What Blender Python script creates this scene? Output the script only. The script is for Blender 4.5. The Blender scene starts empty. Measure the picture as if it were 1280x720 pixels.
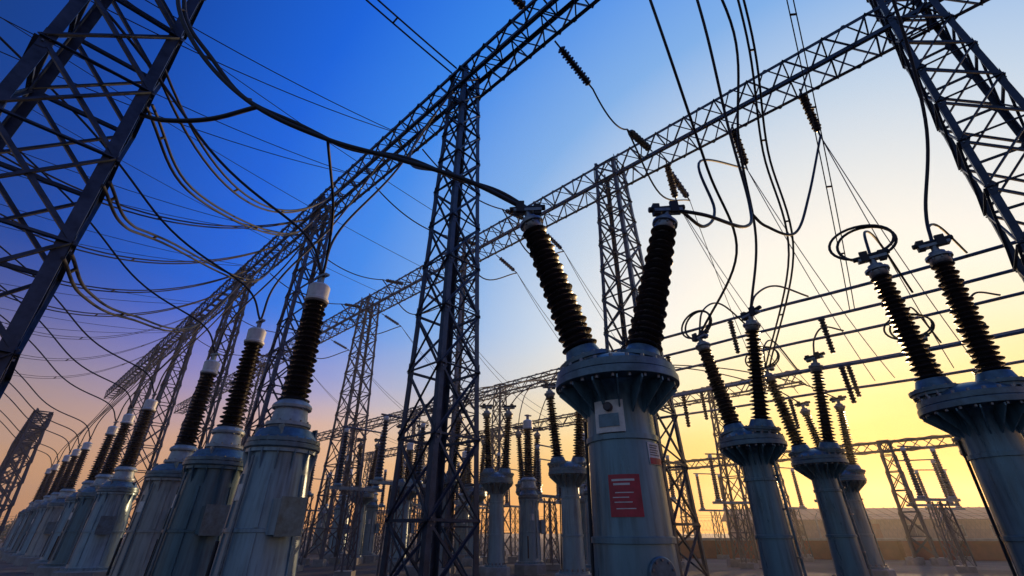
import bpy, math, random
from mathutils import Vector, Matrix
random.seed(7)
S=bpy.context.scene
S.view_settings.view_transform='Standard'
S.view_settings.look='None'
S.view_settings.exposure=0
# ---------------------------------------------------------------- materials
def newmat(name):
    m=bpy.data.materials.new(name); m.use_nodes=True
    nt=m.node_tree; return m,nt,nt.nodes['Principled BSDF']
def paint(name,col,rough=.5,metal=0.0,var=.25,scale=6,bump=.0,streak=False,dirt=None):
    m,nt,b=newmat(name)
    tc=nt.nodes.new('ShaderNodeTexCoord'); mp=nt.nodes.new('ShaderNodeMapping')
    nt.links.new(tc.outputs['Object'],mp.inputs['Vector'])
    if streak: mp.inputs['Scale'].default_value=(1,1,.18)
    n=nt.nodes.new('ShaderNodeTexNoise'); n.inputs['Scale'].default_value=scale; n.inputs['Detail'].default_value=8; n.inputs['Roughness'].default_value=.65
    nt.links.new(mp.outputs[0],n.inputs['Vector'])
    r=nt.nodes.new('ShaderNodeValToRGB')
    r.color_ramp.elements[0].position=.32; r.color_ramp.elements[1].position=.68
    r.color_ramp.elements[0].color=tuple(c*(1-var) for c in col)+(1,)
    r.color_ramp.elements[1].color=tuple(min(1,c*(1+var*.6)) for c in col)+(1,)
    nt.links.new(n.outputs['Fac'],r.inputs['Fac'])
    out=r.outputs[0]
    if dirt:
        # rain streaks and grime: fine vertical noise multiplied by a broad patch mask
        mp2=nt.nodes.new('ShaderNodeMapping'); mp2.inputs['Scale'].default_value=(9,9,.45); nt.links.new(tc.outputs['Object'],mp2.inputs['Vector'])
        d1=nt.nodes.new('ShaderNodeTexNoise'); d1.inputs['Scale'].default_value=2.2; d1.inputs['Detail'].default_value=6; nt.links.new(mp2.outputs[0],d1.inputs['Vector'])
        d2=nt.nodes.new('ShaderNodeTexNoise'); d2.inputs['Scale'].default_value=1.3; d2.inputs['Detail'].default_value=5; nt.links.new(tc.outputs['Object'],d2.inputs['Vector'])
        mu=nt.nodes.new('ShaderNodeMath'); mu.operation='MULTIPLY'; nt.links.new(d1.outputs['Fac'],mu.inputs[0]); nt.links.new(d2.outputs['Fac'],mu.inputs[1])
        mr0=nt.nodes.new('ShaderNodeMapRange'); mr0.inputs['From Min'].default_value=.22; mr0.inputs['From Max'].default_value=.38; mr0.inputs['To Max'].default_value=.5; nt.links.new(mu.outputs[0],mr0.inputs['Value'])
        mm=nt.nodes.new('ShaderNodeMix'); mm.data_type='RGBA'; mm.inputs['B'].default_value=dirt+(1,)
        nt.links.new(mr0.outputs[0],mm.inputs['Factor']); nt.links.new(out,mm.inputs['A']); out=mm.outputs['Result']
    nt.links.new(out,b.inputs['Base Color'])
    b.inputs['Metallic'].default_value=metal
    mr=nt.nodes.new('ShaderNodeMapRange'); mr.inputs['To Min'].default_value=max(.05,rough-.12); mr.inputs['To Max'].default_value=min(1,rough+.15)
    nt.links.new(n.outputs['Fac'],mr.inputs['Value']); nt.links.new(mr.outputs[0],b.inputs['Roughness'])
    if bump:
        bp=nt.nodes.new('ShaderNodeBump'); bp.inputs['Strength'].default_value=bump; bp.inputs['Distance'].default_value=.02
        nt.links.new(n.outputs['Fac'],bp.inputs['Height']); nt.links.new(bp.outputs[0],b.inputs['Normal'])
    return m
DG=(.035,.05,.06)
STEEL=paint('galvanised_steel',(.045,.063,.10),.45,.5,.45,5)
STEELFAR=paint('haze_tinted_steel',(.12,.115,.12),.7,.1,.3,4)  # paler copy of the steel, distance haze put into its base colour
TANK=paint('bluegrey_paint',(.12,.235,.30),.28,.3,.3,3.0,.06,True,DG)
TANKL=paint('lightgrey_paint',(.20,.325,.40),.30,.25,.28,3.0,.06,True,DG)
TANKB=paint('beige_paint',(.33,.355,.33),.38,.05,.28,3.0,.06,True,DG)
TANKT=paint('teal_paint',(.08,.165,.205),.32,.25,.3,3.0,.06,True,DG)
FLANGE=paint('cast_flange',(.11,.18,.225),.36,.4,.4,9,.1)
BOLT=paint('bolt_zinc',(.22,.24,.26),.4,.8,.3,20)
PORC=paint('brown_porcelain',(.030,.023,.023),.28,.0,.4,5)
PORCG=paint('grey_porcelain',(.04,.035,.038),.35,.0,.3,5)
WHITE=paint('white_cap',(.66,.67,.68),.4,.0,.2,8)
GREYC=paint('turret_casting',(.33,.39,.42),.40,.2,.3,8,.1)
CABLE=paint('black_cable',(.02,.022,.028),.6,.1,.2,20)
CABLEL=paint('aluminium_conductor',(.33,.34,.37),.5,.5,.2,20)
RED=paint('red_label',(.42,.03,.045),.45,0,.3,10)
LABELW=paint('label_print',(.66,.65,.61),.5,0,.2,14)
INK=paint('ink',(.04,.04,.05),.5,0,.1,20)
CONC=paint('concrete',(.28,.27,.25),.9,0,.3,4,.3)
BUS=paint('aluminium_busbar',(.11,.115,.14),.35,.7,.2,5)
RUST=paint('rusty_red_paint',(.24,.05,.03),.7,0,.35,3,.1)
FENCE=paint('fence_wire',(.16,.16,.16),.6,.4,.2,5)

# ---------------------------------------------------------------- mesh builder
class MB:
    def __init__(s): s.v=[];s.f=[];s.m=[];s.sm=[];s.mats=[]
    def mi(s,mat):
        if mat not in s.mats: s.mats.append(mat)
        return s.mats.index(mat)
    def add(s,vs,fs,mat,smooth=False):
        o=len(s.v); s.v.extend([tuple(v) for v in vs]); k=s.mi(mat)
        for f in fs: s.f.append([i+o for i in f]); s.m.append(k); s.sm.append(smooth)
    def frame(s,p,q,ref=None):
        p=Vector(p);q=Vector(q);z=(q-p).normalized()
        r=Vector(ref) if ref is not None else Vector((0,0,1))
        if abs(z.dot(r))>.98: r=Vector((1,0,0))
        x=r.cross(z).normalized(); y=z.cross(x); return p,q,x,y,z
    def bar(s,p,q,w,h,mat,ref=None):
        p,q,x,y,z=s.frame(p,q,ref)
        c=[x*w/2+y*h/2,-x*w/2+y*h/2,-x*w/2-y*h/2,x*w/2-y*h/2]
        s.add([p+k for k in c]+[q+k for k in c],[(3,2,1,0),(4,5,6,7),(0,1,5,4),(1,2,6,5),(2,3,7,6),(3,0,4,7)],mat)
    def angle(s,p,q,w,mat,ref=None,t=None,flip=(1,1)):
        p,q,x,y,z=s.frame(p,q,ref); x=x*flip[0]; y=y*flip[1]
        t=t or w*.16
        pr=[(0,0),(w,0),(w,t),(t,t),(t,w),(0,w)]
        pr=[x*a+y*b for a,b in pr]
        vs=[p+k for k in pr]+[q+k for k in pr]
        fs=[(i,(i+1)%6,(i+1)%6+6,i+6) for i in range(6)]+[(5,4,3,2,1,0),(6,7,8,9,10,11)]
        s.add(vs,fs,mat)
    def lathe(s,p,q,prof,mat,seg=24,smooth=True):
        p,q,x,y,z=s.frame(p,q,(0,1,0))
        vs=[];fs=[]
        n=len(prof)
        for d,r in prof:
            for i in range(seg):
                a=2*math.pi*i/seg
                vs.append(p+z*d+(x*math.cos(a)+y*math.sin(a))*r)
        for j in range(n-1):
            for i in range(seg):
                i2=(i+1)%seg
                fs.append((j*seg+i,j*seg+i2,(j+1)*seg+i2,(j+1)*seg+i))
        fs.append(tuple(range(seg-1,-1,-1))); fs.append(tuple((n-1)*seg+i for i in range(seg)))
        s.add(vs,fs,mat,smooth)
    def cyl(s,p,q,r,mat,seg=16,smooth=True,b=None):
        L=(Vector(q)-Vector(p)).length; b=b if b is not None else min(.012,r*.2,L*.2)
        s.lathe(p,q,[(0,r-b),(b,r),(L-b,r),(L,r-b)],mat,seg,smooth)
    def bolts(s,c,axis,R,n,mat,r=.025,h=.04,ph=0):
        c=Vector(c);axis=Vector(axis).normalized()
        _,_,x,y,z=s.frame(c,c+axis,(0,1,0))
        for i in range(n):
            a=2*math.pi*i/n+ph; o=c+(x*math.cos(a)+y*math.sin(a))*R
            s.lathe(o-z*h,o+z*h,[(0,r),(2*h,r)],mat,6,False)
    def mesh(s,name):
        me=bpy.data.meshes.new(name); me.from_pydata(s.v,[],s.f)
        for m in s.mats: me.materials.append(m)
        me.polygons.foreach_set('material_index',s.m); me.polygons.foreach_set('use_smooth',s.sm)
        me.update(); return me
    def obj(s,name,parent=None):
        return mkobj(name,s.mesh(name),parent)
def mkobj(name,data,parent=None):
    o=bpy.data.objects.new(name,data); S.collection.objects.link(o)
    if parent: o.parent=parent
    return o
def empty(name,loc=(0,0,0),rot=0):
    e=bpy.data.objects.new(name,None); S.collection.objects.link(e); e.location=loc; e.rotation_euler=(0,0,rot); e.empty_display_size=.3
    return e
def smooth_by_angle(me,deg=35):
    try: me.set_sharp_from_angle(angle=math.radians(deg))
    except Exception: pass

# site axes: D runs along the gantry beams, N across them
D=Vector((-.735,.678,0)).normalized(); N=Vector((D.y,-D.x,0))
def W(a,b,z=0): 
    v=D*a+N*b; return Vector((v.x,v.y,z))
def AB(v): 
    v=Vector((v[0],v[1],0)); return v.dot(D),v.dot(N)

# ---------------------------------------------------------------- lattice parts
def lattice_tower(mb,c,h,base,top,panels,lw,bw,mat,extra=True):
    c=Vector(c)
    def corner(i,z):
        t=z/h; w=(base+(top-base)*t)/2
        sa,sb=[(1,1),(1,-1),(-1,-1),(-1,1)][i]
        return c+D*w*sa+N*w*sb+Vector((0,0,z))
    zs=[0]
    hs=[base+(top-base)*(i+.5)/panels for i in range(panels)]
    tot=sum(hs)
    for x in hs: zs.append(zs[-1]+h*x/tot)
    for i in range(4):
        sa,sb=[(1,1),(1,-1),(-1,-1),(-1,1)][i]
        p=corner(i,.25);q=corner(i,h)
        x=(-D*sa); y=(-N*sb); t=lw*.14
        pr=[(0,0),(lw,0),(lw,t),(t,t),(t,lw),(0,lw)]
        pr=[x*a+y*b for a,b in pr]
        mb.add([p+k for k in pr]+[q+k for k in pr],[(i2,(i2+1)%6,(i2+1)%6+6,i2+6) for i2 in range(6)]+[(5,4,3,2,1,0),(6,7,8,9,10,11)],mat)
        mb.bar(corner(i,0),corner(i,.28),.45,.45,CONC)
        i2=(i+1)%4
        for j in range(panels):
            z0,z1=max(zs[j],.3),zs[j+1]
            A,B,C,E=corner(i,z0),corner(i2,z0),corner(i,z1),corner(i2,z1)
            nrm=((B-A).cross(Vector((0,0,1)))).normalized()
            mb.angle(A,E,bw,mat,ref=nrm); mb.angle(B+nrm*.01,C+nrm*.01,bw,mat,ref=nrm,flip=(-1,-1))
            if extra or j%2: mb.angle(C,E,bw,mat,ref=nrm)
            if lw>.09:
                P=C; dirn=(B-A).normalized()
                mb.add([P+nrm*.012,P+nrm*.012+dirn*.18,P+nrm*.012+dirn*.1+Vector((0,0,.17)),P+nrm*.012+Vector((0,0,.2)),P+nrm*.012-Vector((0,0,.18)),P+nrm*.012+dirn*.1-Vector((0,0,.16))],[(4,5,1,2,3)],mat)
                for (u,vv) in ((.05,.06),(.05,-.06),(.11,0)):
                    o=P+nrm*.018+dirn*u+Vector((0,0,vv)); mb.bar(o,o+nrm*.02,.025,.025,BOLT)
def lattice_beam(mb,p,q,w,bay,lw,bw,mat):
    p=Vector(p);q=Vector(q);L=(q-p).length;n=max(2,int(L/bay));z=(q-p).normalized()
    up=Vector((0,0,1));sd=z.cross(up).normalized()
    cs=[sd*w/2+up*w/2,-sd*w/2+up*w/2,-sd*w/2-up*w/2,sd*w/2-up*w/2]
    for i,cn in enumerate(cs):
        x=-sd*(1 if cn.dot(sd)>0 else -1); y=-up*(1 if cn.dot(up)>0 else -1); t=lw*.15
        pr=[x*a+y*b for a,b in [(0,0),(lw,0),(lw,t),(t,t),(t,lw),(0,lw)]]
        mb.add([p+cn+k for k in pr]+[q+cn+k for k in pr],[(k,(k+1)%6,(k+1)%6+6,k+6) for k in range(6)]+[(5,4,3,2,1,0),(6,7,8,9,10,11)],mat)
        c2=cs[(i+1)%4]; nrm=(cn+c2).normalized()
        for j in range(n):
            A=p+z*(L*j/n);B=p+z*(L*(j+1)/n);M=(A+B)/2
            mb.angle(A+cn+nrm*.004,M+c2+nrm*.004,bw,mat,ref=nrm); mb.angle(M+c2+nrm*.004,B+cn+nrm*.004,bw,mat,ref=nrm)
            if i%2==0: mb.angle(A+cn,A+c2,bw,mat,ref=z)

def gantry(name,b,height,towers,a0,a1,w,base,top,mat=STEEL,lw=.13,bw=.07,panels=9,over=()):
    e=empty(name,W(towers[0],b,0))
    off=-Vector(e.location)
    mb=MB(); lattice_beam(mb,W(a0,b,height)+off,W(a1,b,height)+off,w,1.0,lw*.85,bw*.85,mat); mb.obj('beam',e)
    for k,a in enumerate(towers):
        mb=MB(); lattice_tower(mb,W(a,b,0)+off,height+(over[k] if k<len(over) else 0)+w/2,base,top,panels,lw,bw,mat if a<21 else STEELFAR)  # far towers switch to the haze-paled steel
        mb.obj('support_tower_%d'%(k+1),e)
    return e

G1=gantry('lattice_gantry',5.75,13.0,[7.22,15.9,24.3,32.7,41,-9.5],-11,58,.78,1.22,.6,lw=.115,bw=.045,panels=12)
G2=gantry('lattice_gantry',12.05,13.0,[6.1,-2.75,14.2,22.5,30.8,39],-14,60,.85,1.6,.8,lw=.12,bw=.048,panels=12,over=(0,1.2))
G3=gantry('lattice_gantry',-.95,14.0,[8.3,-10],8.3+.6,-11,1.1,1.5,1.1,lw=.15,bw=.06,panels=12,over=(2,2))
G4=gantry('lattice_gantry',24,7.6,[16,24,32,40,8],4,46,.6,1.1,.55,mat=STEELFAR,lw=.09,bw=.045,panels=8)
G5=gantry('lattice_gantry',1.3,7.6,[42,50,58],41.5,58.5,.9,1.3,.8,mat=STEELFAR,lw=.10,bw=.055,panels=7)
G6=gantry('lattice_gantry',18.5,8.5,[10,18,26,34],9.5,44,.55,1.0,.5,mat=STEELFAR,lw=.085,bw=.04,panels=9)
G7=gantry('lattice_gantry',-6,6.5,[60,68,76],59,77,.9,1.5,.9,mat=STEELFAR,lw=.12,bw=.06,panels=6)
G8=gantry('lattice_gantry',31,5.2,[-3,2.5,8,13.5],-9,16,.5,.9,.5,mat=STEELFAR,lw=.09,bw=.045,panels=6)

# ---------------------------------------------------------------- insulators
def shed_profile(L,r0,r1,n,depth=.09,alt=True):
    pr=[(0,r0-depth*.8)]
    for i in range(n):
        t=i/(n-1); R=r0+(r1-r0)*t; core=R-depth; d=L*(i+.1)/n; st=L/n
        Ro=R if (not alt or i%2==0) else R-depth*.3
        pr+=[(d,core),(d+st*.12,core+.004),(d+st*.30,Ro-.006),(d+st*.40,Ro),(d+st*.46,Ro-.006),(d+st*.78,core+.012)]
    pr.append((L,r1-depth)); return pr
_cache={}
def ins_mesh(L,r0,r1,n,mat,seg=28,depth=.09):
    k=(L,r0,r1,n,mat.name,seg,depth)
    if k not in _cache:
        mb=MB(); mb.lathe((0,0,0),(0,0,L),shed_profile(L,r0,r1,n,depth),mat,seg)
        _cache[k]=mb.mesh('insulator'); smooth_by_angle(_cache[k],50)
    return _cache[k]
def place(name,me,p,q,parent=None):
    o=mkobj(name,me,parent); z=(Vector(q)-Vector(p)).normalized()
    o.location=p; o.rotation_mode='QUATERNION'; o.rotation_quaternion=z.to_track_quat('Z','Y'); return o
def arc_patch(mb,r,z0,z1,a0,a1,mat,n=10,th=.006,r2=None):
    vs=[]; r2=r if r2 is None else r2
    for i in range(n+1):
        a=a0+(a1-a0)*i/n
        for k in (0,th):
            for z,rz in ((z0,r),(z1,r2)): vs.append(((rz+k)*math.cos(a),(rz+k)*math.sin(a),z))
    fs=[]
    for i in range(n):
        o=i*4; fs+=[(o+2,o+6,o+7,o+3),(o+1,o+3,o+7,o+5),(o,o+4,o+6,o+2)]
    fs+=[(0,2,3,1),(n*4,n*4+1,n*4+3,n*4+2)]
    mb.add(vs,fs,mat)

ZT=5.27
def breaker(loc,yaw,hb=.40,ht=1.0,tankmat=TANK,detail=False,seg=28,cs=1.0,br=.235):
    e=empty('circuit_breaker',loc,yaw)
    key=('brk',hb,ht,tankmat.name,detail,seg,cs)
    R=lambda z:(.445-.075*(z-.3)/2.5)*cs
    if key not in _cache:
        mb=MB(); sg=56 if detail else seg
        mb.lathe((0,0,0),(0,0,1),[(0,.8*cs),(.26,.8*cs),(.3,.76*cs)],CONC,8,False)
        pr=[(.3,.6*cs),(.36,.6*cs),(.361,R(.36)),(1.2,R(1.2)),(1.205,R(1.2)+.02),(1.26,R(1.2)+.02),(1.265,R(1.26)),(2.20,R(2.2)),(2.205,R(2.2)+.022),(2.26,R(2.2)+.022),(2.265,R(2.27)),(2.68,R(2.7)),(2.78,R(2.7)+.05*cs),(2.84,R(2.7)+.14*cs)]
        mb.lathe((0,0,0),(0,0,1),pr,tankmat,sg)
        mb.bolts((0,0,.38),(0,0,1),.54*cs,16,BOLT)
        h=.74*(.5+.5*cs) if cs<1 else .74
        mb.lathe((0,0,0),(0,0,1),[(2.84,h*.74),(2.845,h*.99),(2.85,h),(2.93,h),(2.94,h*.98),(2.945,h*.94),(2.95,h*.97),(3.03,h*.97),(3.035,h*.8),(3.12,h*.7),(3.2,h*.48),(3.24,h*.25)],FLANGE,sg)
        mb.bolts((0,0,2.94),(0,0,1),h*.92,24,BOLT,.022,.13)
        for i in range(16):
            a=2*math.pi*(i+.5)/16; c,s=math.cos(a),math.sin(a); t=Vector((-s,c,0))*.009; ri=R(2.6)-.01
            P=[Vector((c*ri,s*ri,2.83)),Vector((c*h*.95,s*h*.95,2.83)),Vector((c*h*.95,s*h*.95,2.79)),Vector((c*ri,s*ri,2.48))]
            mb.add([p+t for p in P]+[p-t for p in P],[(0,1,2,3),(7,6,5,4),(0,4,5,1),(1,5,6,2),(2,6,7,3),(3,7,4,0)],tankmat)
        for s in (-1,1):
            B=Vector((s*hb,0,3.36)); T=Vector((s*ht,0,ZT)); ax=(T-B).normalized(); P0=B-ax*.42
            mb.lathe(P0,B,[(0,.25),(.17,.25),(.175,.31),(.215,.31),(.22,.34),(.27,.34),(.275,.25),(.33,.23),(.42,.20)],FLANGE,seg)
            mb.bolts(P0+ax*.22,ax,.295,14,BOLT,.018,.07)
            mb.lathe(T,T+ax,[(-.06,.12),(-.03,.14),(.04,.145),(.05,.18),(.09,.18),(.1,.12),(.17,.11),(.19,.055),(.34,.05)],BOLT,seg)
            mb.bolts(T+ax*.06,ax,.15,8,BOLT,.014,.05)
            Q=T+ax*.30
            mb.bar(Q+Vector((-.2,0,.0)),Q+Vector((.22,0,.02)),.13,.05,BOLT)
            mb.bar(Q+Vector((-.16*s,0,-.05)),Q+Vector((-.16*s,0,.13)),.1,.1,CABLE)
            mb.bar(Q+Vector((.1*s,-.06,-.04)),Q+Vector((.1*s,-.06,.15)),.05,.12,CABLE)
            mb.cyl(Q+Vector((-.26,.03,.06)),Q+Vector((.28,.0,.09)),.045,CABLE,12)
        r=R(1)
        mb.cyl((r+.03,.15,.4),(r-.03,.15,2.6),.025,FLANGE,10)
        mb.cyl((-r,.22,.4),(-r+.05,.22,2.5),.02,CABLE,10)
        for z in (.9,1.7,2.3): mb.bar((r-.08,.15,z),(r+.04,.15,z),.09,.03,BOLT)
        if detail:
            ra=math.radians
            arc_patch(mb,R(2.4)+.002,2.27,2.62,ra(-142),ra(-96),LABELW,14,.045,R(2.6)+.002)
            arc_patch(mb,R(2.4)+.048,2.33,2.47,ra(-135),ra(-104),FLANGE,8,.008,R(2.5)+.046)
            a=ra(-118); c=Vector((math.cos(a),math.sin(a),0)); p=Vector((0,0,2.54))
            mb.cyl(p+c*(R(2.5)+.03),p+c*(R(2.5)+.10),.05,INK,16)
            arc_patch(mb,R(1.44)+.002,1.44,1.84,ra(-130),ra(-84),RED,14,.008,R(1.84)+.002)
            for k,z in enumerate((1.775,1.735,1.66,1.615,1.57,1.51)):
                arc_patch(mb,R(z)+.0105,z,z+(.020 if k<2 else .009),ra(-125+(k%3)*2),ra(-92-(k*7)%11),LABELW,8,.002)
            arc_patch(mb,R(1.96)+.002,1.94,2.17,ra(-62),ra(-28),LABELW,10,.008,R(2.17)+.002)
            arc_patch(mb,R(1.95)+.0105,1.945,2.01,ra(-61),ra(-29),RED,10,.003)
            for k in range(5): arc_patch(mb,R(2.06)+.0105,2.035+k*.025,2.044+k*.025,ra(-59),ra(-36-(k*5)%9),INK,6,.002)
            c=Vector((math.cos(ra(-70)),math.sin(ra(-70)),0)); p=Vector((0,0,.95))
            mb.cyl(p+c*(R(.95)-.02),p+c*(R(.95)+.03),.15,FLANGE,24); mb.bolts(p+c*(R(.95)+.03),c,.12,10,BOLT,.012,.015)
        me=mb.mesh('tank'); smooth_by_angle(me,30); _cache[key]=me
    mkobj('tank_column',_cache[key],e)
    for s in (-1,1):
        B=Vector((s*hb,0,3.36)); T=Vector((s*ht,0,ZT)); L=round((T-B).length-.05,3)
        place('bushing_%s'%('a' if s<0 else 'b'),ins_mesh(L,br,br*.78,23,PORC,seg+8 if detail else seg),B,T,e)
    return e
def terminals(e,hb,ht):
    M=Matrix.Translation(e.location)@Matrix.Rotation(e.rotation_euler[2],4,'Z'); r=[]
    for s in (-1,1):
        B=Vector((s*hb,0,3.36)); T=Vector((s*ht,0,ZT)); r.append(M@(T+(T-B).normalized()*.36))
    return r

def ctrans(loc,yaw,tankmat,fl=FLANGE,cs=1.0):
    e=empty('current_transformer',loc,yaw); key=('ct',tankmat.name,fl.name,cs)
    if key not in _cache:
        mb=MB(); k=cs
        mb.lathe((0,0,0),(0,0,1),[(0,.8*k),(.3,.8*k),(.33,.75*k)],CONC,8,False)
        mb.lathe((0,0,0),(0,0,1),[(.33,.66*k),(.4,.66*k),(.401,.56*k),(.44,.555*k),(1.3,.515*k),(1.305,.535*k),(1.35,.535*k),(1.355,.512*k),(2.3,.465*k),(2.36,.465*k),(2.365,.515*k),(2.42,.515*k)],tankmat,40)
        mb.lathe((0,0,0),(0,0,1),[(2.42,.53*k),(2.44,.545*k),(2.50,.545*k),(2.51,.51*k),(2.515,.53*k),(2.57,.53*k),(2.60,.47*k),(2.72,.40*k),(2.76,.3*k)],fl,40)
        mb.bolts((0,0,2.50),(0,0,1),.51*k,24,BOLT,.016,.085)
        mb.lathe((0,0,0),(0,0,1),[(2.74,.29),(2.78,.30),(2.79,.34),(2.84,.34),(2.85,.28),(3.06,.25),(3.07,.30),(3.11,.305),(3.14,.29),(3.2,.22)],GREYC,32)
        mb.bolts((0,0,3.1),(0,0,1),.27,12,BOLT,.016,.05)
        mb.bolts((0,0,2.83),(0,0,1),.31,12,BOLT,.016,.04)
        for i in range(14):
            a=2*math.pi*(i+.5)/14; c,s=math.cos(a),math.sin(a); t=Vector((-s,c,0))*.009
            P=[Vector((c*.455*k,s*.455*k,2.41)),Vector((c*.53*k,s*.53*k,2.41)),Vector((c*.53*k,s*.53*k,2.36)),Vector((c*.465*k,s*.465*k,2.08))]
            mb.add([p+t for p in P]+[p-t for p in P],[(0,1,2,3),(7,6,5,4),(0,4,5,1),(1,5,6,2),(2,6,7,3),(3,7,4,0)],tankmat)
        for i in range(6):
            a=2*math.pi*(i+.25)/6; c,s=math.cos(a),math.sin(a)
            mb.bar((c*.548*k,s*.548*k,.46),(c*.512*k,s*.512*k,1.295),.05,.05,tankmat,ref=(c,s,0))
            mb.bar((c*.510*k,s*.510*k,1.36),(c*.472*k,s*.472*k,2.06),.05,.05,tankmat,ref=(c,s,0))
        mb.bar((.48*k,-.1,1.5),(.70*k,-.1,1.5),.36,.45,tankmat); mb.bar((.70*k,-.1,1.5),(.715*k,-.1,1.5),.40,.49,fl)
        mb.cyl((.1,-.57*k,.5),(.1,-.50*k,2.3),.02,FLANGE,10)
        mb.cyl((-.3*k,-.50*k,.5),(-.3*k,-.47*k,1.2),.025,CABLE,10)
        for a in (.8,2.4,4,5.5): mb.bar((.42*k*math.cos(a),.42*k*math.sin(a),2.58),(.42*k*math.cos(a),.42*k*math.sin(a),2.76),.03,.1,fl)
        mb.lathe((0,0,0),(0,0,1),[(5.02,.17),(5.04,.205),(5.08,.21),(5.1,.18),(5.34,.19),(5.38,.16),(5.41,.08)],WHITE,32)
        mb.bar((0,0,5.4),(0,0,5.62),.06,.1,BOLT); mb.bar((-.12,0,5.58),(.16,0,5.58),.09,.04,BOLT)
        arc_patch(mb,.505*k,1.7,1.92,math.radians(-110),math.radians(-85),LABELW,8,.006,.495*k)
        me=mb.mesh('ct_tank'); smooth_by_angle(me,30); _cache[key]=me
    mkobj('tank',_cache[key],e)
    place('bushing',ins_mesh(1.86,.245,.195,21,PORC,28),Vector((0,0,3.18)),Vector((0,0,5)),e)
    return e

MAIN=breaker((1.28,5.5,0),0,.40,.97,TANK,True,36)
T1,T2=terminals(MAIN,.40,.97)
BR=[]
for (x,y,yaw,hb,ht,cs) in [(6.75,6.65,-30,.36,.42,.82),(5.0,9.9,-65,.36,.70,.75),(8.0,12.6,-50,.36,.62,.75),(10.6,10.4,-40,.36,.5,.75),(1.75,15,8,.34,.5,.72),(-2.6,18.5,10,.34,.5,.7),(11.5,17,-40,.36,.55,.7),(-.55,17.8,5,.3,.42,.62),(.75,22,15,.3,.45,.6),(-4.6,21.5,0,.3,.45,.62),(-7.5,25,0,.3,.45,.6),(-1.8,24,0,.3,.4,.6)]:
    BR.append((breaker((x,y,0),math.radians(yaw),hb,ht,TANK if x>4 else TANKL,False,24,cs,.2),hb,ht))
CTS=[]
mats=[TANKL,TANKT,TANKB,TANKL,TANKT,TANKL,TANKB,TANKL,TANKT,TANKL,TANKL]
for i,(x,y) in enumerate([(-3.6,7.5),(-5.8,9.6),(-8.1,11.8),(-12.6,15.9),(-15.0,18.1),(-17.4,20.4),(-21.8,24.4),(-24.2,26.6),(-26.6,28.8),(-31,33),(-33.4,35.2)]):
    CTS.append(ctrans((x,y,0),math.radians(random.uniform(-20,20)-25),mats[i],cs=[1,1.12,1.1][i%3]))

# ---------------------------------------------------------------- post insulators / disconnectors in the yard
def post_support(loc,h=2.6,yaw=0,two=True,ins=1.7):
    e=empty('disconnector_switch' if two else 'surge_arrester',loc,yaw)
    key=('post',h,two,ins)
    if key not in _cache:
        mb=MB()
        for sx in (-1,1):
            for sy in (-1,1):
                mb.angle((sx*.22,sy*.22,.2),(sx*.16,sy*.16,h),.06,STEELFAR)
        n=5
        for j in range(n):
            z0=.2+(h-.2)*j/n; z1=.2+(h-.2)*(j+1)/n
            for (ax,ay,bx,by) in [(1,1,1,-1),(1,-1,-1,-1),(-1,-1,-1,1),(-1,1,1,1)]:
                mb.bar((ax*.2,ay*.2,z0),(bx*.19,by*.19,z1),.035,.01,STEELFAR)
        mb.lathe((0,0,0),(0,0,1),[(0,.4),(.2,.4)],CONC,4,False)
        xs=(-.75,.75) if two else (0,)
        if two: mb.bar((-1,0,h+.06),(1,0,h+.06),.16,.1,TANKL)
        else: mb.cyl((0,0,h),(0,0,h+.12),.24,TANKL)
        for x in xs:
            mb.cyl((x,0,h+.1),(x,0,h+.2),.14,TANKL)
            mb.lathe((x,0,h+.2),(x,0,h+.2+ins),shed_profile(ins,.13,.11,18,.05),PORCG,14)
            mb.cyl((x,0,h+.2+ins),(x,0,h+.34+ins),.09,WHITE)
        if two: mb.cyl((-.95,0,h+.38+ins),(.95,0,h+.38+ins),.03,BUS)
        _cache[key]=mb.mesh('post')
    mkobj('assembly',_cache[key],e); return e
yawD=math.atan2(D.y,D.x)
for b in (9.2,16.5,20,22):
    for k,a in enumerate((10.5,13.2,15.9,20,22.7,25.4,31,34,37)):
        if b<10 and a<13: continue
        p=W(a,b+random.uniform(-.2,.2)); post_support(p,2.6,yawD+math.pi/2,(k+int(b))%3!=0)
for (x,y) in [(9.8,22),(13.5,21),(17,20),(6.2,26),(15,27),(20,24),(24,28),(12,30),(28,24)]:
    post_support((x,y,0),2.4,random.uniform(-.4,.4),True)
for b,t in ((14.5,TANKL),(18.3,TANK)):
    for a in (9.5,12.5,20.5,23.5,26.5,33,36):
        ctrans(W(a,b),.4,t,cs=.75)

# ---------------------------------------------------------------- wires
def catmull(pts,n=10):
    P=[Vector(p) for p in pts]; P=[P[0]*2-P[1]]+P+[P[-1]*2-P[-2]]; out=[]
    for i in range(1,len(P)-2):
        for k in range(n):
            t=k/n; a,b,c,d=P[i-1],P[i],P[i+1],P[i+2]
            out.append(.5*((2*b)+(c-a)*t+(2*a-5*b+4*c-d)*t*t+(3*b-a-3*c+d)*t**3))
    out.append(P[-2]); return out
def sag(p,q,s,n=28):
    p=Vector(p);q=Vector(q); return [p.lerp(q,i/n)-Vector((0,0,4*s*(i/n)*(1-i/n))) for i in range(n+1)]
class Wires:
    def __init__(s,name,mat,r,parent=None):
        s.c=bpy.data.curves.new(name,'CURVE'); s.c.dimensions='3D'; s.c.bevel_depth=r; s.c.bevel_resolution=2; s.c.use_fill_caps=True
        s.c.materials.append(mat); s.o=mkobj(name,s.c,parent)
    def add(s,pts):
        sp=s.c.splines.new('POLY'); sp.points.add(len(pts)-1)
        for i,p in enumerate(pts): sp.points[i].co=(p[0],p[1],p[2],1)
thick=Wires('overhead_conductor',CABLE,.036)
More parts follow.
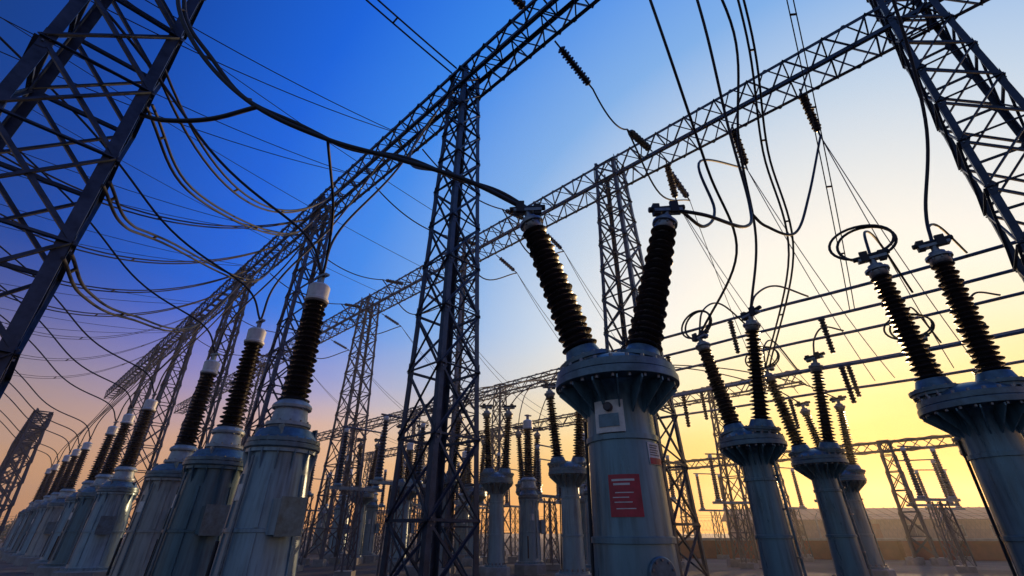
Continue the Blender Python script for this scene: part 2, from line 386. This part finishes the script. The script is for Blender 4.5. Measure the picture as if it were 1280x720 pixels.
mid=Wires('overhead_conductor',CABLE,.024)
thin=Wires('overhead_conductor',CABLE,.012)
pale=Wires('overhead_conductor',CABLEL,.012)
jump=Wires('jumper_cable',CABLE,.028)
def twin(ws,pts,d=Vector((.05,.07,.13)),step=7):
    ws.add(pts); p2=[p+d for p in pts]; ws.add(p2)
    for i in range(3,len(pts)-1,step): mid.add([pts[i],p2[i]])
def string_ins(p,q,L=1.3,r=.12,n=14):
    p=Vector(p);q=Vector(q);z=(q-p).normalized(); p2=p+z*.25
    place('insulator_string',ins_mesh(L,r,r,n,PORC,16,.065),p2,q); mid.add([p,p2]); mid.add([p2+z*L,p2+z*(L+.2)])
    return p2+z*(L+.2)
w1=catmull([T1,(-.7,5.35,6.05),(-1.74,5.3,6.42),(-2.9,5.2,6.75),(-4.05,5.0,7.25),(-5.0,4.8,8.1),(-5.7,4.6,9.2),(-6.2,4.6,10.8)])
thick.add(w1); thick.add([p+Vector((.02,.10,.09+.05*math.sin(i*.4))) for i,p in enumerate(w1)])
for i in range(6,len(w1),9): mid.add([w1[i],w1[i]+Vector((.02,.1,.1))])
thick.add(catmull([(-4.05,5.0,7.25),(-4.7,5.0,6.98),(-5.4,5.0,6.95),(-5.96,5.1,7.2)]))
mid.add(catmull([w1[30],(-3.2,6.5,6.4),(-3.5,7.3,5.9),(-3.6,7.5,5.6)]))
mid.add(catmull([w1[14],(-1.9,6.4,7.4),(-2.2,7.8,9.6),W(7.2,5.3,12.4)]))
# long sagging conductors to gantry 1
fam=[(9.2,8.6,10.2,1.2,0),(12,9,10,1.6,.3),(15,9,10.4,1.8,.2),(18,9,10.6,1.9,0),(21.5,9.5,11,2.0,0),(25,9.5,11,2.1,0),(29,9.5,11,2.2,0),(34,10,11,2.3,0)]
for k,(a,z0,z1,s,off) in enumerate(fam):
    p=W(8.3,-.4,z0) if k==0 else W(a+1,-6,z0+1.5); q=W(a+4.5,5.35,12.6)
    w=sag(p,q,s+.8)
    if k<5: twin(mid,w)
    else: twin(thin,w)
# heavy drooping conductors between the near tower and the second bay
for pts in ([(-5.75,4.95,7.2),(-6.4,7,7.25),(-6.7,10,8.4),(-7.2,12.6,10.2),W(15.6,5.5,12.5)],
            [(-5.75,4.95,5.6),(-6.6,6.3,5.9),(-7.4,8,6.7),(-8.0,12.4,8.2),W(18.6,5.5,12.5)],
            [(-5.75,4.95,4.4),(-7.0,6.6,4.7),(-8.35,9,5.4),(-10.3,13.6,7.2),W(23,5.5,12.5)]):
    twin(mid,catmull(pts,9),Vector((.03,.04,.09)),14)
# cross-yard spans, beam to beam
for k,a in enumerate((4.2,9.8,12.6,18,22,28,34)):
    if k==0:
        q1=string_ins(W(a,6.2,12.6),W(a,9,12.2)); q2=string_ins(W(a,11.5,12.6),W(a,9,12.1)); l=string_ins(W(a,5.2,12.6),W(a,2,12.0)); r=string_ins(W(a,12.6,12.6),W(a,15,12.0))
    else:
        q1=W(a,6.2,12.6); l=W(a,5.3,12.6); q2=string_ins(W(a,11.5,12.6),W(a,9,12.1),1.0,.1); r=string_ins(W(a,12.6,12.6),W(a,15,12.0),1.0,.1)
    mid.add(sag(q1,q2,.45)); thin.add(sag(l,W(a+.4,-16,14),1.6)); thin.add(sag(l,W(a+.9,-16,13.6),2.2))
    if a>5: thin.add(sag(r,W(a,24,7.9),.9)); thin.add(sag(r,W(a+.8,24,7.9),.9))
    else: thin.add(sag(r,W(a+1.5,24,7.9),.9))
    jump.add(catmull([q2,W(a,12.0,11.2)+D*.2,r]))
twin(mid,sag(W(7.1,5.3,13.3),W(6.8,-14,15.5),.8),D*.22,4)
twin(mid,sag(W(2.4,5.3,13.0),W(2.4,-10,15),.8),D*.25,4)
for a,z in ((12,16),(16,16.5),(20,17)): thin.add(sag(W(a,-14,z),W(a+1,12,13.3),.8))
for a,b in ((-.1,12.05),(1.8,12.05),(4.0,12.05)):
    e=string_ins(W(a,b,12.5),W(a,b+.2,10.5)); 
    pale.add(sag(e,W(a-1.2,18.2,5.55),.5)); pale.add(sag(e,W(a-.7,18.2,5.55),.5))
J1=catmull([T2,(2.6,5.6,5.65),(3.2,6.2,5.8),(3.9,7.0,6.8),(4.2,7.6,8.6),W(1.8,11.9,10.6)])
J2=catmull([T2,(2.9,5.5,5.5),(3.9,6.2,5.8),(4.6,7.0,6.9),(4.4,6.6,8.6),(3.9,5.6,10.4),(3.4,4.8,12.6)])
jump.add(J1); jump.add(J2)
jump.add(catmull([(2.2,4.6,12.8),(3.0,5.6,10.0),(4.2,7.4,8.2),(5.2,8.9,7.0),terminals(*BR[1])[0]]))
jump.add(catmull([W(.6,5.75,12.6),W(.6,8,11.2),(5.2,7.6,9.2),(5.7,8.8,7.4),terminals(*BR[1])[1]]))
jump.add(catmull([W(-.1,12.2,10.75),(6.9,8.3,8.2),(5.9,7.8,6.8),(5.0,7.3,6.6),J2[28]]))
twin(mid,catmull([(3.9,4.2,13.0),(5.0,6.0,10.6),(5.9,7.9,9.2),(6.9,9.6,7.4),terminals(*BR[2])[0]]),Vector((.12,0,.02)),8)
twin(thin,sag((4.6,3.6,13.2),(9.2,11.2,6.65),.4),Vector((.14,0,.02)),5)
jump.add(catmull([(6.0,3.4,13.2),(7.0,4.8,10.2),(7.6,5.9,8.0),(7.4,6.5,6.4),terminals(*BR[0])[1]]))
def loop(c,r,ax,k=0):
    c=Vector(c);ax=Vector(ax).normalized()
    return [c+ax*math.cos(t)*r*1.15+Vector((0,.02*i/4,math.sin(t)*r*(.8+.1*k))) for i,t in enumerate([i*2*math.pi/28-1.57 for i in range(29)])]
def arch(p,q,rise=.9):
    p=Vector(p);q=Vector(q); return catmull([p,p.lerp(q,.15)+Vector((0,0,rise*.8)),p.lerp(q,.5)+Vector((0,0,rise)),q])
for e,hb,ht in BR[:4]:
    ta,tb=terminals(e,hb,ht); ax=(tb-ta).normalized()
    mid.add(loop(ta+Vector((0,0,.36)),.40,ax)); mid.add(loop(ta+ax*.1+Vector((0,0.05,.33)),.36,ax,1))
    a,b=AB(ta); mid.add(arch(ta,W(a-.5,14.2 if b<13 else 16.6,6.6 if b<13 else 5.9)))
    a,b=AB(tb); mid.add(arch(tb,W(a-.8,13.4 if b<13 else 15.3,6.9 if b<13 else 6.4),.5))
for e,hb,ht in BR[4:]:
    ta,tb=terminals(e,hb,ht)
    for t,s in ((ta,1.1),(tb,-.4)):
        a,b=AB(t); mid.add(arch(t,W(max(10,a+s),18.5,8.25),.5))
for i,e in enumerate(CTS):
    t=Vector(e.location)+Vector((0,0,5.6))
    mid.add(catmull([t,t+Vector((.05,.2,1.2)),t+N*1.2+Vector((0,0,3.5)),t+N*2.3+Vector((0,0,6.8))]))
    mid.add(catmull([t,t-N*.5+Vector((0,0,.7)),t-N*2.2+Vector((0,0,1.4)),t-N*4.5+Vector((0,0,3.2)),t-N*10+Vector((0,0,6.4))]))
e=empty('tubular_busbar',W(0,14,0)); off=-Vector(e.location)
mb=MB()
for n_,(b,z) in enumerate(((13.4,6.9),(14.2,6.6),(15.3,6.4),(16.6,5.9),(18.2,5.5),(14.9,5.4))):
    pts=[W(8.5-17.5*i/14,b,z-.05*abs(math.sin(i*.7))-.1*i/14)+off for i in range(15)]
    for p,q in zip(pts[:-1],pts[1:]): mb.cyl(p,q,.042,BUS,10,b=.0)
    for a in ((6,1.5,-3) if n_%2 else (-1.2,3.6)):
        p=W(a,b,z)+off; mb.lathe(p-Vector((0,0,.1)),p-Vector((0,0,1)),shed_profile(1.0,.09,.08,12,.04),PORCG,12)
mb.obj('tubes',e)
mb=MB()
for a in (8.3,-7.5):
    for b,z in ((13.8,6.3),(15.8,5.6)):
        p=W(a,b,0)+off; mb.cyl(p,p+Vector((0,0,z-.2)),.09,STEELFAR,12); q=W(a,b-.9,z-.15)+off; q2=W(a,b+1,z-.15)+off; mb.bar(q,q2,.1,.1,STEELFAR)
mb.obj('posts',e)

# ---------------------------------------------------------------- ground, fence, buildings, vegetation
m,nt,bs=newmat('gravel_ground')
tc=nt.nodes.new('ShaderNodeTexCoord')
n1=nt.nodes.new('ShaderNodeTexNoise'); n1.inputs['Scale'].default_value=.25; n1.inputs['Detail'].default_value=6
n2=nt.nodes.new('ShaderNodeTexVoronoi'); n2.inputs['Scale'].default_value=14
nt.links.new(tc.outputs['Object'],n1.inputs['Vector']); nt.links.new(tc.outputs['Object'],n2.inputs['Vector'])
r1=nt.nodes.new('ShaderNodeValToRGB'); r1.color_ramp.elements[0].position=.4; r1.color_ramp.elements[1].position=.62
r1.color_ramp.elements[0].color=(.085,.052,.038,1); r1.color_ramp.elements[1].color=(.19,.14,.115,1)
mx=nt.nodes.new('ShaderNodeMix'); mx.data_type='RGBA'; mx.blend_type='MULTIPLY'; mx.inputs['Factor'].default_value=.6
nt.links.new(n1.outputs['Fac'],r1.inputs['Fac']); nt.links.new(r1.outputs[0],mx.inputs['A']); nt.links.new(n2.outputs['Color'],mx.inputs['B'])
nt.links.new(mx.outputs['Result'],bs.inputs['Base Color']); bs.inputs['Roughness'].default_value=.95
bp=nt.nodes.new('ShaderNodeBump'); bp.inputs['Strength'].default_value=.6; nt.links.new(n2.outputs['Distance'],bp.inputs['Height']); nt.links.new(bp.outputs[0],bs.inputs['Normal'])
mb=MB(); R=900
mb.add([(-R,-R,0),(R,-R,0),(R,R,0),(-R,R,0)],[(0,1,2,3)],m); mb.obj('ground')

mb=MB()
def fence_run(p,q):
    p=Vector(p);q=Vector(q);L=(q-p).length;n=int(L/3);d=(q-p)/n
    for i in range(n+1):
        c=p+d*i; mb.bar(c,c+Vector((0,0,2.4)),.1,.1,CONC); mb.bar(c+Vector((0,0,2.4)),c+Vector((.12,-.2,2.75)),.05,.05,CONC)
    for z in (.15,.8,1.5,2.2,2.45,2.6): mb.bar(p+Vector((0,0,z)),q+Vector((0,0,z)),.02,.02,FENCE)
    k=int(L/.3)
    for i in range(k):
        c=p+(q-p)*i/k; mb.bar(c+Vector((0,0,.1)),c+(q-p)/k*3+Vector((0,0,2.3)),.012,.012,FENCE); mb.bar(c+(q-p)/k*3+Vector((0,0,.1)),c+Vector((0,0,2.3)),.012,.012,FENCE)
fence_run((-60,46,0),(10,46,0)); fence_run((10,46,0),(70,30,0))
mb.obj('chain_link_fence')
mb=MB()
mb.bar((9,31,.45),(40,26,.45),.5,.9,RUST,ref=(0,0,1)); mb.bar((9,30.97,.97),(40,25.97,.97),.8,.12,CONC,ref=(0,0,1))
for i in range(11):
    t=i/10; mb.bar((9+31*t,30.6-5*t,0),(9+31*t,30.6-5*t,.9),.3,.3,RUST)
mb.obj('low_brick_wall')
# low control building with red-brown pitched roof beyond the fence
e=empty('control_building',(38,56,0),math.radians(-12))
WALL=paint('painted_wall',(.30,.20,.15),.85,0,.25,2,.1); ROOF=paint('roof_sheet',(.20,.05,.035),.6,.1,.3,1.5,.1); GL=paint('window_glass',(.03,.035,.045),.1,0,.2,3)
mb=MB(); mb.bar((-13,0,1.3),(13,0,1.3),7,2.6,WALL); mb.obj('walls',e)
mb=MB(); mb.add([(-13.5,-4.1,2.5),(13.5,-4.1,2.5),(13.5,4.1,2.5),(-13.5,4.1,2.5),(-13.5,0,3.7),(13.5,0,3.7)],[(0,1,5,4),(2,3,4,5),(0,4,3),(1,2,5),(3,2,1,0)],ROOF)
for i in range(27): mb.bar((-13.2+i,-4.1,2.53),(-13.2+i,0,3.73),.05,.05,ROOF)
mb.obj('roof',e)
mb=MB()
for i in range(7):
    x=-11+i*3.6
    if i==3: mb.bar((x-.5,-3.51,1.05),(x+.5,-3.51,1.05),.04,2.1,RUST)
    else:
        mb.bar((x-.7,-3.51,1.5),(x+.7,-3.51,1.5),.05,1.1,CONC); mb.bar((x-.6,-3.53,1.5),(x-.03,-3.53,1.5),.05,.95,GL); mb.bar((x+.03,-3.53,1.5),(x+.6,-3.53,1.5),.05,.95,GL)
mb.obj('windows_and_door',e)

LEAF=paint('foliage_leaves',(.07,.10,.035),.8,0,.5,.8)
mb=MB()
def clump(cx,cy,h,r,n):
    mb.lathe((cx,cy,0),(cx,cy,1),[(0,.16),(h*.6,.08)],RUST,6)
    lobes=[(cx+random.uniform(-r,r)*.7,cy+random.uniform(-r,r)*.7,h*random.uniform(.3,.85),r*random.uniform(.35,.6)) for _ in range(8)]
    for _ in range(n):
        l=random.choice(lobes); v=Vector((random.gauss(0,1),random.gauss(0,1),random.gauss(0,.8))).normalized()*l[3]*random.uniform(.5,1.1)
        c=Vector(l[:3])+v; s=random.uniform(.12,.3)
        a=Vector((random.gauss(0,1),random.gauss(0,1),random.gauss(0,1))).normalized(); b=a.orthogonal().normalized()
        mb.add([c-a*s,c+b*s*.6,c+a*s,c-b*s*.6],[(0,1,2,3)],LEAF)
for i in range(28):
    x=-130+i*3.6+random.uniform(-1.5,1.5); y=80+random.uniform(-5,8)
    clump(x,y,random.uniform(1.8,3.0),random.uniform(2,3),420)
mb.obj('distant_trees')

# ---------------------------------------------------------------- evening mist over the yard (real scattering volume)
mm=bpy.data.materials.new('mist_volume'); mm.use_nodes=True; nt=mm.node_tree
nt.nodes.remove(nt.nodes['Principled BSDF'])
vs=nt.nodes.new('ShaderNodeVolumeScatter'); vs.inputs['Density'].default_value=.0030; vs.inputs['Anisotropy'].default_value=.6; vs.inputs['Color'].default_value=(1,.9,.78,1)
nt.links.new(vs.outputs[0],nt.nodes['Material Output'].inputs['Volume'])
mb=MB(); x0,x1,y0,y1,z0,z1=-200,200,9,170,-.5,14.5
mb.add([(x0,y0,z0),(x1,y0,z0),(x1,y1,z0),(x0,y1,z0),(x0,y0,z1),(x1,y0,z1),(x1,y1,z1),(x0,y1,z1)],[(3,2,1,0),(4,5,6,7),(0,1,5,4),(1,2,6,5),(2,3,7,6),(3,0,4,7)],mm); mb.obj('evening_mist')

# ---------------------------------------------------------------- sky + sun
az=math.radians(37); el=math.radians(5)
sd=Vector((math.sin(az)*math.cos(el),math.cos(az)*math.cos(el),math.sin(el)))
w=bpy.data.worlds.new('World'); S.world=w; w.use_nodes=True; nt=w.node_tree
bg=nt.nodes['Background']
tc=nt.nodes.new('ShaderNodeTexCoord')
dot=nt.nodes.new('ShaderNodeVectorMath'); dot.operation='DOT_PRODUCT'; dot.inputs[1].default_value=sd
nt.links.new(tc.outputs['Generated'],dot.inputs[0])
def lin(c): 
    return tuple(((x/255)/12.92 if x/255<=.04045 else ((x/255+.055)/1.055)**2.4) for x in c)+(1,)
def ramp(stops,src):
    r=nt.nodes.new('ShaderNodeValToRGB'); cr=r.color_ramp
    cr.elements[0].position=stops[0][0]; cr.elements[0].color=lin(stops[0][1])
    cr.elements[1].position=stops[-1][0]; cr.elements[1].color=lin(stops[-1][1])
    for p,c in stops[1:-1]:
        q=cr.elements.new(p); q.color=lin(c)
    nt.links.new(src,r.inputs['Fac']); return r
mr=nt.nodes.new('ShaderNodeMapRange'); mr.inputs['From Min'].default_value=-1; nt.links.new(dot.outputs['Value'],mr.inputs['Value'])
f=lambda d:(d+1)/2
hi=ramp([(0,(112,134,172)),(f(-.5),(74,108,166)),(f(-.1),(10,54,128)),(f(.05),(10,64,158)),(f(.3),(20,96,216)),(f(.5),(58,134,232)),(f(.68),(128,174,230)),(f(.8),(196,212,230)),(f(.92),(250,243,230)),(1,(255,246,215))],mr.outputs[0])
lo=ramp([(0,(112,118,140)),(f(0),(168,148,132)),(f(.3),(214,170,134)),(f(.55),(244,194,138)),(f(.75),(253,210,128)),(f(.9),(255,212,86)),(1,(255,206,40))],mr.outputs[0])
glow=ramp([(0,(105,105,120)),(f(0),(204,140,86)),(f(.4),(240,160,84)),(f(.7),(250,158,58)),(f(.9),(255,156,14)),(1,(255,160,0))],mr.outputs[0])
sx=nt.nodes.new('ShaderNodeSeparateXYZ'); nt.links.new(tc.outputs['Generated'],sx.inputs[0])
nz=nt.nodes.new('ShaderNodeTexNoise'); nz.inputs['Scale'].default_value=2.0; nz.inputs['Detail'].default_value=4
mpn=nt.nodes.new('ShaderNodeMapping'); mpn.inputs['Scale'].default_value=(1,1,5); nt.links.new(tc.outputs['Generated'],mpn.inputs[0]); nt.links.new(mpn.outputs[0],nz.inputs['Vector'])
ad=nt.nodes.new('ShaderNodeMath'); ad.operation='MULTIPLY_ADD'; ad.inputs[1].default_value=.10; nt.links.new(nz.outputs['Fac'],ad.inputs[0]); nt.links.new(sx.outputs['Z'],ad.inputs[2])
def band(z0,z1):
    q=nt.nodes.new('ShaderNodeMapRange'); q.interpolation_type='SMOOTHSTEP'
    q.inputs['From Min'].default_value=z0; q.inputs['From Max'].default_value=z1; q.inputs['To Min'].default_value=1; q.inputs['To Max'].default_value=0
    nt.links.new(ad.outputs[0],q.inputs['Value']); return q.outputs[0]
mx=nt.nodes.new('ShaderNodeMix'); mx.data_type='RGBA'
nt.links.new(band(.10,.46),mx.inputs['Factor']); nt.links.new(hi.outputs[0],mx.inputs['A']); nt.links.new(lo.outputs[0],mx.inputs['B'])
mx2=nt.nodes.new('ShaderNodeMix'); mx2.data_type='RGBA'
nt.links.new(band(.05,.27),mx2.inputs['Factor']); nt.links.new(mx.outputs['Result'],mx2.inputs['A']); nt.links.new(glow.outputs[0],mx2.inputs['B'])
sky=nt.nodes.new('ShaderNodeTexSky'); sky.sky_type='NISHITA'; sky.sun_disc=False; sky.sun_elevation=el; sky.sun_rotation=az
sc=nt.nodes.new('ShaderNodeMix'); sc.data_type='RGBA'; sc.blend_type='ADD'; sc.inputs['Factor'].default_value=.015
nt.links.new(mx2.outputs['Result'],sc.inputs['A']); nt.links.new(sky.outputs[0],sc.inputs['B'])
nt.links.new(sc.outputs['Result'],bg.inputs['Color']); bg.inputs['Strength'].default_value=1.0
sl=bpy.data.lights.new('sun','SUN'); sl.energy=3.4; sl.angle=math.radians(.5); sl.color=(1,.62,.30)
so=mkobj('sun',sl); so.rotation_mode='QUATERNION'; so.rotation_quaternion=sd.to_track_quat('Z','Y')

cam=bpy.data.cameras.new('camera'); co=mkobj('camera',cam); cam.lens=16; cam.sensor_width=36; cam.clip_end=3000; cam.clip_start=.05
co.location=(0,0,1.3); co.rotation_euler=(math.radians(90+28.27),0,0)
S.camera=co
